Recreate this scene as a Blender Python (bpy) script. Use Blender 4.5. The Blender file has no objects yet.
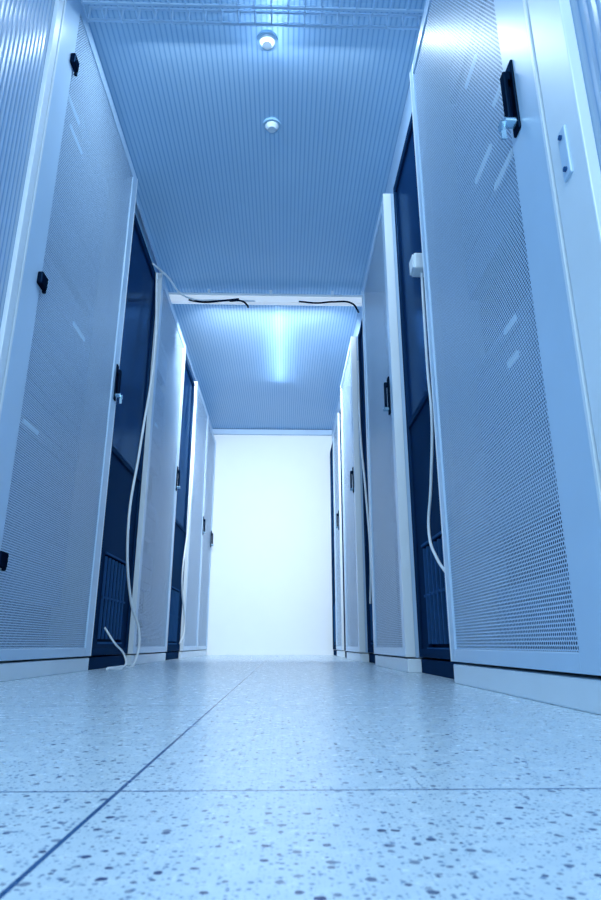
import bpy, math, random
from mathutils import Vector
random.seed(11)
S=bpy.context.scene
S.view_settings.view_transform='Standard'
COL=S.collection

def lin(c):
    return tuple(((v/255)/12.92 if v/255<=.04045 else ((v/255+.055)/1.055)**2.4) for v in c)+(1,)
class G:
    def __init__(s,name):
        s.m=bpy.data.materials.new(name); s.m.use_nodes=True
        s.t=s.m.node_tree; s.n=s.t.nodes; s.l=s.t.links
        s.b=s.n['Principled BSDF']; s.out=s.n['Material Output']
    def math(s,op,a,b=None,c=None):
        n=s.n.new('ShaderNodeMath'); n.operation=op
        for i,v in enumerate((a,b,c)):
            if v is None: continue
            if isinstance(v,(int,float)): n.inputs[i].default_value=v
            else: s.l.new(v,n.inputs[i])
        return n.outputs[0]
    def xyz(s):
        tc=s.n.new('ShaderNodeTexCoord'); sp=s.n.new('ShaderNodeSeparateXYZ')
        s.l.new(tc.outputs['Object'],sp.inputs[0]); return tc.outputs['Object'],sp.outputs
    def mixc(s,f,a,b):
        n=s.n.new('ShaderNodeMix'); n.data_type='RGBA'
        if isinstance(f,(int,float)): n.inputs['Factor'].default_value=f
        else: s.l.new(f,n.inputs['Factor'])
        for k,v in ((6,a),(7,b)):
            if isinstance(v,tuple): n.inputs[k].default_value=v
            else: s.l.new(v,n.inputs[k])
        return n.outputs[2]
def plain(name,rgb,rough=.4,metal=0,noise=.04,emit=0,spec=.5):
    g=G(name); c=lin(rgb)
    o,_=g.xyz(); nz=g.n.new('ShaderNodeTexNoise'); nz.inputs['Scale'].default_value=6; nz.inputs['Detail'].default_value=3
    g.l.new(o,nz.inputs['Vector'])
    d=tuple(max(0,v*(1-noise*3)) for v in c[:3])+(1,)
    g.l.new(g.mixc(nz.outputs['Fac'],d,c),g.b.inputs['Base Color'])
    g.b.inputs['Roughness'].default_value=rough; g.b.inputs['Metallic'].default_value=metal
    g.b.inputs['Specular IOR Level'].default_value=spec
    if emit:
        g.b.inputs['Emission Color'].default_value=c; g.b.inputs['Emission Strength'].default_value=emit
    return g.m
def coated(name,rgb,gl,fac,rough):
    g=G(name); o,_=g.xyz(); nz=g.n.new('ShaderNodeTexNoise'); nz.inputs['Scale'].default_value=3
    g.l.new(o,nz.inputs['Vector'])
    c=lin(rgb); d=tuple(v*.7 for v in c[:3])+(1,)
    df=g.n.new('ShaderNodeBsdfDiffuse'); g.l.new(g.mixc(nz.outputs['Fac'],d,c),df.inputs[0])
    gs=g.n.new('ShaderNodeBsdfGlossy'); gs.inputs[0].default_value=lin(gl); gs.inputs['Roughness'].default_value=rough
    m=g.n.new('ShaderNodeMixShader'); m.inputs[0].default_value=fac
    g.l.new(df.outputs[0],m.inputs[1]); g.l.new(gs.outputs[0],m.inputs[2]); g.l.new(m.outputs[0],g.out.inputs[0])
    return g.m

M_frame=plain('painted_steel_pale',(192,219,243),.32)
M_side=plain('painted_steel_side',(182,212,240),.4)
M_white=plain('painted_white',(234,245,253),.35)
M_dark=coated('dark_glass_door',(16,48,88),(120,165,210),.18,.14)
M_darkp=coated('dark_panel',(14,42,76),(90,140,190),.08,.3)
M_black=coated('black_plastic',(2,10,24),(70,120,180),.05,.3)
M_slat=coated('louver_slat',(44,88,138),(90,140,190),.1,.3)
M_in=plain('rack_interior',(38,82,136),.6)
M_srv=plain('server_face',(100,148,194),.4)
M_chrome=plain('lock_metal',(170,205,225),.25,.9)
M_cable=plain('white_cable',(240,248,253),.4)
M_glint=plain('server_display',(165,215,245),.4,emit=.6)  # pale glow that imitates sheen streaks seen on the perforated doors
M_beam=plain('beam_added_glow',(235,246,254),.4,emit=.35)  # white beam with emission added to brighten its face, not a lamp

def perf(name,rgb,hole,pitch,rad,alpha):
    g=G(name); o,x=g.xyz()
    Y,Z=x[1],x[2]
    def lat(off):
        a=g.math('ADD',g.math('DIVIDE',Y,pitch),off+100); b=g.math('ADD',g.math('DIVIDE',Z,pitch*1.732),off+100)
        a=g.math('SUBTRACT',g.math('FRACT',a),.5); b=g.math('MULTIPLY',g.math('SUBTRACT',g.math('FRACT',b),.5),1.732)
        return g.math('ADD',g.math('MULTIPLY',a,a),g.math('MULTIPLY',b,b))
    d=g.math('MINIMUM',lat(0),lat(.5))
    h=g.math('LESS_THAN',d,rad*rad)
    g.l.new(g.mixc(h,lin(rgb),lin(hole)),g.b.inputs['Base Color'])
    g.b.inputs['Roughness'].default_value=.38
    g.l.new(g.math('SUBTRACT',1,g.math('MULTIPLY',h,alpha)),g.b.inputs['Alpha'])
    return g.m
M_perf=perf('perforated_steel',(190,218,243),(8,42,92),.0078,.34,.65)

def ribbed(name,a,b,axis,pitch,alpha,trans,rough=.25,bump=.35):
    g=G(name); o,x=g.xyz(); A=x[axis]
    f=g.math('FRACT',g.math('ADD',g.math('DIVIDE',A,pitch),500))
    tri=g.math('ABSOLUTE',g.math('SUBTRACT',g.math('MULTIPLY',f,2),1))
    line=g.math('POWER',tri,3)
    nz=g.n.new('ShaderNodeTexNoise'); nz.inputs['Scale'].default_value=1.6; nz.inputs['Detail'].default_value=2
    g.l.new(o,nz.inputs['Vector'])
    c=g.mixc(line,lin(a),lin(b))
    c2=g.mixc(g.math('MULTIPLY',nz.outputs['Fac'],.35),c,lin(b))
    g.l.new(c2,g.b.inputs['Base Color'])
    g.b.inputs['Roughness'].default_value=rough
    bp=g.n.new('ShaderNodeBump'); bp.inputs['Strength'].default_value=bump; bp.inputs['Distance'].default_value=.004
    g.l.new(tri,bp.inputs['Height']); g.l.new(bp.outputs[0],g.b.inputs['Normal'])
    tl=g.n.new('ShaderNodeBsdfTranslucent'); g.l.new(c2,tl.inputs[0])
    mx=g.n.new('ShaderNodeMixShader'); mx.inputs[0].default_value=trans
    g.l.new(g.b.outputs[0],mx.inputs[1]); g.l.new(tl.outputs[0],mx.inputs[2])
    tr=g.n.new('ShaderNodeBsdfTransparent'); tr.inputs[0].default_value=lin((215,235,250))
    m2=g.n.new('ShaderNodeMixShader'); m2.inputs[0].default_value=alpha
    g.l.new(mx.outputs[0],m2.inputs[1]); g.l.new(tr.outputs[0],m2.inputs[2])
    g.l.new(m2.outputs[0],g.out.inputs[0])
    return g.m
M_ceil=ribbed('polycarbonate_ceiling',(202,225,243),(134,176,214),0,.02,.13,.38,.22,.15)
M_poly=ribbed('polycarbonate_panel',(218,236,248),(124,170,212),1,.02,.1,.3)

# floor
def floor_mat():
    g=G('terrazzo_tile'); o,x=g.xyz()
    def spots(scale,thr,seedoff,pw):
        mp=g.n.new('ShaderNodeMapping'); mp.inputs['Location'].default_value=(seedoff,seedoff*2,0)
        g.l.new(o,mp.inputs['Vector'])
        v=g.n.new('ShaderNodeTexVoronoi'); v.inputs['Scale'].default_value=scale; v.voronoi_dimensions='2D'
        g.l.new(mp.outputs[0],v.inputs['Vector'])
        sp=g.n.new('ShaderNodeSeparateColor'); g.l.new(v.outputs['Color'],sp.inputs[0])
        r=g.math('MULTIPLY',g.math('POWER',sp.outputs[0],pw),thr)
        nz=g.n.new('ShaderNodeTexNoise'); nz.inputs['Scale'].default_value=scale*3; g.l.new(o,nz.inputs['Vector'])
        d=g.math('ADD',v.outputs['Distance'],g.math('MULTIPLY',g.math('SUBTRACT',nz.outputs['Fac'],.5),.22))
        return g.math('LESS_THAN',d,r), sp.outputs[1]
    s1,c1=spots(135,.37,0,4.5); s2,c2=spots(240,.37,3.3,3.2); s3,c3=spots(430,.4,7,3)
    nz=g.n.new('ShaderNodeTexNoise'); nz.inputs['Scale'].default_value=60; nz.inputs['Detail'].default_value=4; g.l.new(o,nz.inputs['Vector'])
    c=g.mixc(nz.outputs['Fac'],lin((188,212,228)),lin((220,235,243)))
    c=g.mixc(g.math('MULTIPLY',s3,.45),c,lin((80,130,178)))
    c=g.mixc(g.math('MULTIPLY',s2,.7),c,lin((40,92,148)))
    c=g.mixc(g.math('MULTIPLY',s1,g.math('ADD',.5,g.math('MULTIPLY',c1,.5))),c,lin((6,48,104)))
    def joint(A,off):
        f=g.math('FRACT',g.math('DIVIDE',g.math('ADD',A,60-off),.6))
        d=g.math('SUBTRACT',.5,g.math('ABSOLUTE',g.math('SUBTRACT',f,.5)))
        return g.math('LESS_THAN',d,.0024)
    j=g.math('MAXIMUM',joint(x[0],-.108),joint(x[1],.456))
    c=g.mixc(j,c,lin((36,84,134)))
    g.l.new(c,g.b.inputs['Base Color'])
    g.l.new(g.math('ADD',.2,g.math('MULTIPLY',nz.outputs['Fac'],.12)),g.b.inputs['Roughness'])
    return g.m
M_floor=floor_mat()
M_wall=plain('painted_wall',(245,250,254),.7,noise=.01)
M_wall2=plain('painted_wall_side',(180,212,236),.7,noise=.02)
M_tube=plain('tube_lamp',(240,248,255),.5,emit=16)
M_det=plain('detector_plastic',(160,200,230),.4)

def mesh_obj(name,vs,fs,mat,parent=None,bevel=0):
    me=bpy.data.meshes.new(name); me.from_pydata(vs,[],fs); me.update()
    ob=bpy.data.objects.new(name,me); COL.objects.link(ob)
    me.materials.append(mat)
    if parent: ob.parent=parent
    if bevel:
        b=ob.modifiers.new('bevel','BEVEL'); b.width=bevel; b.segments=2; b.limit_method='ANGLE'
    return ob
def bv(vs,fs,x0,x1,y0,y1,z0,z1):
    if x0>x1:x0,x1=x1,x0
    k=len(vs)
    vs+=[(x0,y0,z0),(x1,y0,z0),(x1,y1,z0),(x0,y1,z0),(x0,y0,z1),(x1,y0,z1),(x1,y1,z1),(x0,y1,z1)]
    fs+=[tuple(k+i for i in f) for f in ((3,2,1,0),(4,5,6,7),(0,1,5,4),(1,2,6,5),(2,3,7,6),(3,0,4,7))]
def boxes(name,bl,mat,parent=None,bevel=0):
    vs,fs=[],[]
    for b in bl: bv(vs,fs,*b)
    return mesh_obj(name,vs,fs,mat,parent,bevel)
def empty(name,loc=(0,0,0)):
    e=bpy.data.objects.new(name,None); COL.objects.link(e); e.empty_display_size=.1; return e
def tube(name,pts,r,mat,parent=None,cyc=False):
    cu=bpy.data.curves.new(name,'CURVE'); cu.dimensions='3D'; cu.bevel_depth=r; cu.bevel_resolution=3; cu.resolution_u=8
    sp=cu.splines.new('BEZIER'); sp.bezier_points.add(len(pts)-1)
    for p,q in zip(sp.bezier_points,pts):
        p.co=q; p.handle_left_type=p.handle_right_type='AUTO'
    cu.materials.append(mat); cu.use_fill_caps=True
    ob=bpy.data.objects.new(name,cu); COL.objects.link(ob)
    if parent: ob.parent=parent
    return ob
def cyl(name,c,r,h,axis,mat,parent,seg=20,r2=None):
    vs,fs=[],[]; r2=r if r2 is None else r2
    for k,(rr,t) in enumerate(((r,-h/2),(r2,h/2))):
        for i in range(seg):
            a=2*math.pi*i/seg; u,v=rr*math.cos(a),rr*math.sin(a)
            p={'x':(t,u,v),'y':(u,t,v),'z':(u,v,t)}[axis]
            vs.append(tuple(c[j]+p[j] for j in range(3)))
    for i in range(seg):
        j=(i+1)%seg; fs.append((i,j,seg+j,seg+i))
    fs.append(tuple(range(seg))[::-1]); fs.append(tuple(range(seg,2*seg)))
    ob=mesh_obj(name,vs,fs,mat,parent)
    return ob

GAP=.003
def handle(P,xf,s,y,z,key=False):
    X=lambda d:xf+s*d
    boxes('handle_plate',[(X(-.005),X(.002),y-.014,y+.014,z-.085,z+.08)],M_black,P,.003)
    boxes('handle_lever',[(X(-.02),X(-.010),y-.009,y+.009,z-.06,z+.055),(X(-.016),X(-.004),y-.009,y+.009,z+.035,z+.055)],M_black,P,.003)
    cyl('lock_barrel',(X(-.014),y,z-.062),.010,.022,'x',M_chrome,P)
    if key:
        cyl('key_ring',(X(-.032),y,z-.07),.010,.003,'x',M_chrome,P)
        boxes('key_blade',[(X(-.033),X(-.024),y-.002,y+.002,z-.10,z-.06)],M_chrome,P)
def shell(P,xf,s,y0,y1,h,depth,mat):
    X=lambda d:xf+s*d
    boxes('cabinet_body',[(X(.034),X(depth),y0,y0+.02,.05,h),(X(.034),X(depth),y1-.02,y1,.05,h),
        (X(.034),X(depth),y0+.02,y1-.02,h-.02,h),(X(.034),X(depth),y0+.02,y1-.02,.05,.07),(X(depth-.02),X(depth),y0+.02,y1-.02,.07,h-.02)],mat,P)
    boxes('inner_lining',[(X(.16),X(.165),y0+.021,y1-.021,.071,h-.021)],M_in,P)
def server_rack(s,xf,y0,y1,h,near=.06,far=.06,hy=None,hinges=(),depth=.95,key=False,zh=1.1):
    P=empty('server_rack'); X=lambda d:xf+s*d
    y0+=GAP;y1-=GAP
    shell(P,xf,s,y0,y1,h,depth,M_side)
    boxes('plinth',[(X(.004),X(depth),y0,y1,0,.046)],M_white,P,.003)
    b=.052
    boxes('door_edge_trim',[(X(-.001),X(.033),y0-.0015,y0+.006,b,h-.002),(X(-.001),X(.033),y1-.006,y1+.001,b,h-.002)],M_white,P)
    boxes('door_frame',[(X(0),X(.032),y0+.006,y0+near,b,h-.004),(X(0),X(.032),y1-far,y1-.006,b,h-.004),
        (X(.0005),X(.0315),y0+near,y1-far,b,b+.03),(X(.0005),X(.0315),y0+near,y1-far,h-.05,h-.004)],M_frame,P,.002)
    mesh_obj('perforated_panel',[(X(.006),y0+near,b+.03),(X(.006),y1-far,b+.03),(X(.006),y1-far,h-.05),(X(.006),y0+near,h-.05)],[(0,1,2,3)],M_perf,P)
    bl=[];glints=[]; z=.1
    while z<h-.15:
        k=random.choice((.044,.088,.088,.13))
        if random.random()<.8:
            bl.append((X(.11),X(.15),y0+.07,y1-.07,z,z+k-.006))
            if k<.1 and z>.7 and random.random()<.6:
                yy=random.uniform(y0+.12,y1-.3); glints.append((X(.104),X(.1095),yy,yy+random.uniform(.06,.14),z+.014,z+.028))
        z+=k
    boxes('server_stack',bl,M_srv,P)
    if glints: boxes('server_glints',glints,M_glint,P)  # glowing strips in place of reflections behind the door
    if hy is not None: handle(P,xf,s,hy,zh,key)
    for (yy,zz) in hinges:
        boxes('hinge_block',[(X(-.016),X(.001),yy-.026,yy+.018,zz-.02,zz+.02),(X(-.010),X(.001),yy+.017,yy+.028,zz-.026,zz+.008)],M_black,P,.004)
    return P
def dark_cab(s,xf,y0,y1,h,hy=None,split=.9,vent=(.1,.46),depth=.9,zh=1.1):
    P=empty('network_cabinet'); X=lambda d:xf+s*d
    y0+=GAP;y1-=GAP
    shell(P,xf,s,y0,y1,h,depth,M_darkp)
    boxes('plinth',[(X(.006),X(depth),y0,y1,0,.046)],M_darkp,P,.003)
    boxes('door_frame',[(X(0),X(.032),y0,y0+.03,.052,h),(X(0),X(.032),y1-.03,y1,.052,h),(X(.0005),X(.031),y0+.03,y1-.03,h-.04,h),
        (X(.0005),X(.031),y0+.03,y1-.03,split-.012,split+.012),(X(.0005),X(.031),y0+.03,y1-.03,.052,.08)],M_darkp,P,.002)
    boxes('glass_door',[(X(.01),X(.018),y0+.03,y1-.03,split+.012,h-.04)],M_dark,P)
    v0,v1=vent; a,b=y0+.12,y1-.12
    boxes('lower_panel',[(X(.008),X(.02),y0+.03,y1-.03,v1,split-.012),(X(.008),X(.02),y0+.03,a,.08,v1),(X(.008),X(.02),b,y1-.03,.08,v1),
       (X(.008),X(.02),a,b,.08,v0)],M_darkp,P)
    boxes('vent_recess',[(X(.022),X(.026),a,b,v0,v1)],M_black,P)
    n=7; w=(b-a)/n
    boxes('vent_louvers',[(X(.0),X(.008),a+i*w,a+i*w+w*.3,v0+.015,v1-.015) for i in range(n)]+[(X(.002),X(.010),a,b,v0+j*(v1-v0)/2-.004,v0+j*(v1-v0)/2+.004) for j in (0,1,2)],M_slat,P)
    if hy is not None: handle(P,xf,s,hy,zh)
    return P

XL=-.73
server_rack(-1,XL,1.48,2.47,2.26,near=.12,far=.07,hy=2.44,hinges=((1.6,.3),(1.6,1.12),(1.6,1.97)),zh=1.17,key=True)
dark_cab(-1,XL-.01,2.47,3.09,2.1)
server_rack(-1,XL+.01,3.09,4.0,2.15,hy=3.96,zh=1.15)
dark_cab(-1,XL-.01,4.0,4.62,2.12)
server_rack(-1,XL+.01,4.62,5.42,2.15,hy=5.38,zh=1.1)
server_rack(-1,XL,5.42,6.18,2.15,hy=6.1,zh=1.1)
server_rack(1,.43,.80,1.65,2.02,near=.125,far=.04,hy=.895,zh=1.085,key=True)
dark_cab(1,.475,1.65,2.25,2.04,vent=(.08,.42))
server_rack(1,.43,2.25,3.05,2.02,hy=2.34,zh=1.08)
dark_cab(1,.475,3.05,3.62,2.04)
server_rack(1,.43,3.62,4.42,2.04,hy=3.7,zh=1.08)
dark_cab(1,.475,4.42,5.02,2.04)
server_rack(1,.46,5.02,5.6,2.04,hy=5.1)
dark_cab(1,.475,5.6,6.18,2.04)

# containment panels near the camera
P=empty('containment_panel')
boxes('ribbed_sheet',[(XL-.02,XL-.012,.5,1.44,.08,2.2)],M_poly,P)
boxes('sheet_frame',[(XL-.035,XL,.44,.5,0,2.26),(XL-.035,XL,1.44,1.475,0,2.26),(XL-.034,XL-.001,.5,1.44,0,.08),(XL-.034,XL-.001,.5,1.44,2.2,2.26)],M_white,P,.002)
P=empty('containment_panel')
boxes('ribbed_sheet',[(.447,.455,-.1,.70,.08,2.2)],M_poly,P)
boxes('sheet_frame',[(.43,.47,.70,.795,0,2.26),(.43,.47,-.16,-.1,0,2.26),(.431,.469,-.1,.7,0,.08),(.431,.469,-.1,.7,2.2,2.26)],M_white,P,.002)
boxes('strike_plate',[(.426,.431,.738,.762,.77,.86)],M_frame,P,.002)
for z in (.785,.845): cyl('screw_head',(.4245,.75,z),.004,.004,'x',M_slat,P,12)

# shell
boxes('floor',[(-1.72,1.45,-2.5,6.2,-.05,0)],M_floor)
boxes('wall_back',[(-1.72,1.45,6.2,6.3,0,2.9)],M_wall)
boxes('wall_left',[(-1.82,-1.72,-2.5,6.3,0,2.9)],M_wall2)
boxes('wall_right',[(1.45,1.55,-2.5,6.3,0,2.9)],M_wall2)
boxes('ceiling',[(-1.72,1.45,.2,6.2,2.292,2.302)],M_ceil)
boxes('trim_1',[(-.79,-.775,.44,6.19,2.262,2.29)],M_side)
boxes('trim_2',[(.50,.515,.0,6.19,2.045,2.29)],M_side)
boxes('trim_3',[(-1.0,.7,6.165,6.198,2.23,2.285)],M_frame,None,.003)

# crossbeam with cables and clips; its face has an added glow
P=empty('ceiling_crossbeam')
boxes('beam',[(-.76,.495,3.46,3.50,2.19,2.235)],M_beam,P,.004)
boxes('beam_lip',[(-.76,.495,3.45,3.51,2.235,2.245)],M_white,P)
boxes('hanger',[(x-.008,x+.008,3.475,3.485,2.245,2.29) for x in (-.5,-.1,.3)],M_white,P)
P=empty('power_lead')
tube('lead',[(-.74,2.93,2.1),(-.70,3.1,2.14),(-.6,3.42,2.18),(-.45,3.44,2.185),(-.3,3.44,2.185),(-.2,3.44,2.185)],.006,M_cable,P)
tube('connector_tail',[(-.62,3.44,2.185),(-.52,3.43,2.165),(-.42,3.43,2.175),(-.3,3.43,2.19)],.007,M_black,P)
tube('connector_hook',[(-.36,3.43,2.175),(-.28,3.43,2.175),(-.25,3.43,2.15),(-.24,3.43,2.13)],.006,M_black,P)
tube('lead_right',[(.08,3.44,2.185),(.2,3.43,2.17),(.3,3.43,2.18),(.42,3.43,2.17),(.46,3.42,2.1)],.006,M_black,P)

# wire cable tray overhead
P=empty('cable_tray')
for i,(y,z) in enumerate(((1.50,2.285),(1.50,2.225),(1.57,2.215),(1.64,2.225),(1.64,2.285))):
    boxes('rail_%d'%i,[(-.72,.495,y-.004,y+.004,z-.004,z+.004)],M_frame,P)
bl=[]
for i in range(21):
    x=-.715+i*.0595
    bl+= [(x-.0025,x+.0025,1.5,1.64,2.213,2.218),(x-.0025,x+.0025,1.4975,1.5025,2.215,2.288),(x-.0025,x+.0025,1.6375,1.6425,2.215,2.288)]
boxes('cross_wires',bl,M_frame,P)

# smoke detectors
for (x,y) in ((-.08,1.75),(-.07,2.15)):
    P=empty('smoke_detector')
    cyl('base',(x,y,2.285),.04,.012,'z',M_det,P,28)
    cyl('head',(x,y,2.270),.018,.018,'z',M_white,P,28,.03)
# fluorescent lights above the translucent ceiling
def flu(x,y0,y1):
    P=empty('fluorescent_light')
    boxes('housing',[(x-.06,x+.06,y0,y1,2.40,2.44)],M_white,P,.004)
    cyl('tube_lamp',(x,(y0+y1)/2,2.375),.024,y1-y0-.06,'y',M_tube,P)
    boxes('end_cap',[(x-.02,x+.02,y0,y0+.03,2.352,2.40),(x-.02,x+.02,y1-.03,y1,2.352,2.40)],M_white,P)
    boxes('suspension_bracket',[(x-.005,x+.005,y,y+.01,2.304,2.401) for y in (y0+.005,y1-.015)],M_white,P)
flu(-.05,3.75,4.95); flu(-.05,.6,1.85)

# cables
tube('power_cable',[(-.72,2.96,2.06),(-.70,2.97,1.59),(-.70,2.83,.99),(-.70,2.74,.58),(-.69,2.86,.28),(-.66,2.95,.13),(-.66,2.9,.02),(-.67,2.7,.006),(-.67,2.5,.006)],.006,M_cable)
tube('power_cable',[(-.73,2.62,.16),(-.69,2.64,.10),(-.66,2.7,.05),(-.64,2.6,.006),(-.66,2.45,.006)],.004,M_cable)
tube('power_cable',[(-.72,4.5,2.05),(-.70,4.5,1.5),(-.70,4.42,.9),(-.70,4.3,.5),(-.69,4.45,.2),(-.69,4.3,.1)],.006,M_cable)
tube('power_cable',[(.455,1.77,1.3),(.45,1.755,1.15),(.445,1.74,.9),(.445,1.73,.75),(.445,1.80,.55),(.445,1.86,.42),(.445,1.78,.33),(.455,1.72,.28)],.0045,M_cable)
tube('power_cable',[(.455,3.5,1.8),(.45,3.45,1.3),(.45,3.3,.9),(.45,3.2,.5),(.455,3.3,.3)],.006,M_cable)
P=empty('junction_box')
boxes('housing',[(.425,.474,1.74,1.80,1.285,1.345)],M_white,P,.006)
boxes('cover',[(.420,.425,1.745,1.795,1.29,1.34)],M_white,P,.002)

# lights
def area(name,loc,rot,sx,sy,e,c=(.68,.87,1),spread=180):
    l=bpy.data.lights.new(name,'AREA'); l.shape='RECTANGLE'; l.size=sx; l.size_y=sy; l.energy=e; l.color=c
    l.spread=math.radians(spread)
    o=bpy.data.objects.new(name,l); COL.objects.link(o); o.location=loc; o.rotation_euler=rot
    return o
area('room_light',(-.1,-1.4,2.3),(math.radians(60),0,0),1.8,1.0,58)
area('added_wall_fill',(-.12,3.54,2.2),(math.radians(60),0,0),.9,.04,31,(.8,.91,1),120)  # added fill lamp, hidden behind the beam to brighten the back wall
area('added_aisle_fill',(-.12,1.70,2.26),(math.radians(25),0,0),.9,.04,9)  # added fill lamp by the tray, throws extra light down the aisle
W=bpy.data.worlds.new('World'); S.world=W; W.use_nodes=True
bg=W.node_tree.nodes['Background']; bg.inputs[0].default_value=(.46,.75,1,1); bg.inputs[1].default_value=1.2

# camera
cam=bpy.data.cameras.new('camera'); co=bpy.data.objects.new('camera',cam); COL.objects.link(co)
cam.sensor_fit='VERTICAL'; cam.sensor_height=36; cam.lens=612/900*36; cam.clip_start=.01
cam.dof.use_dof=True; cam.dof.focus_distance=1.8; cam.dof.aperture_fstop=18
co.location=(0,0,.092); co.rotation_euler=(math.radians(90+17.67),0,math.radians(-1.52))
S.camera=co
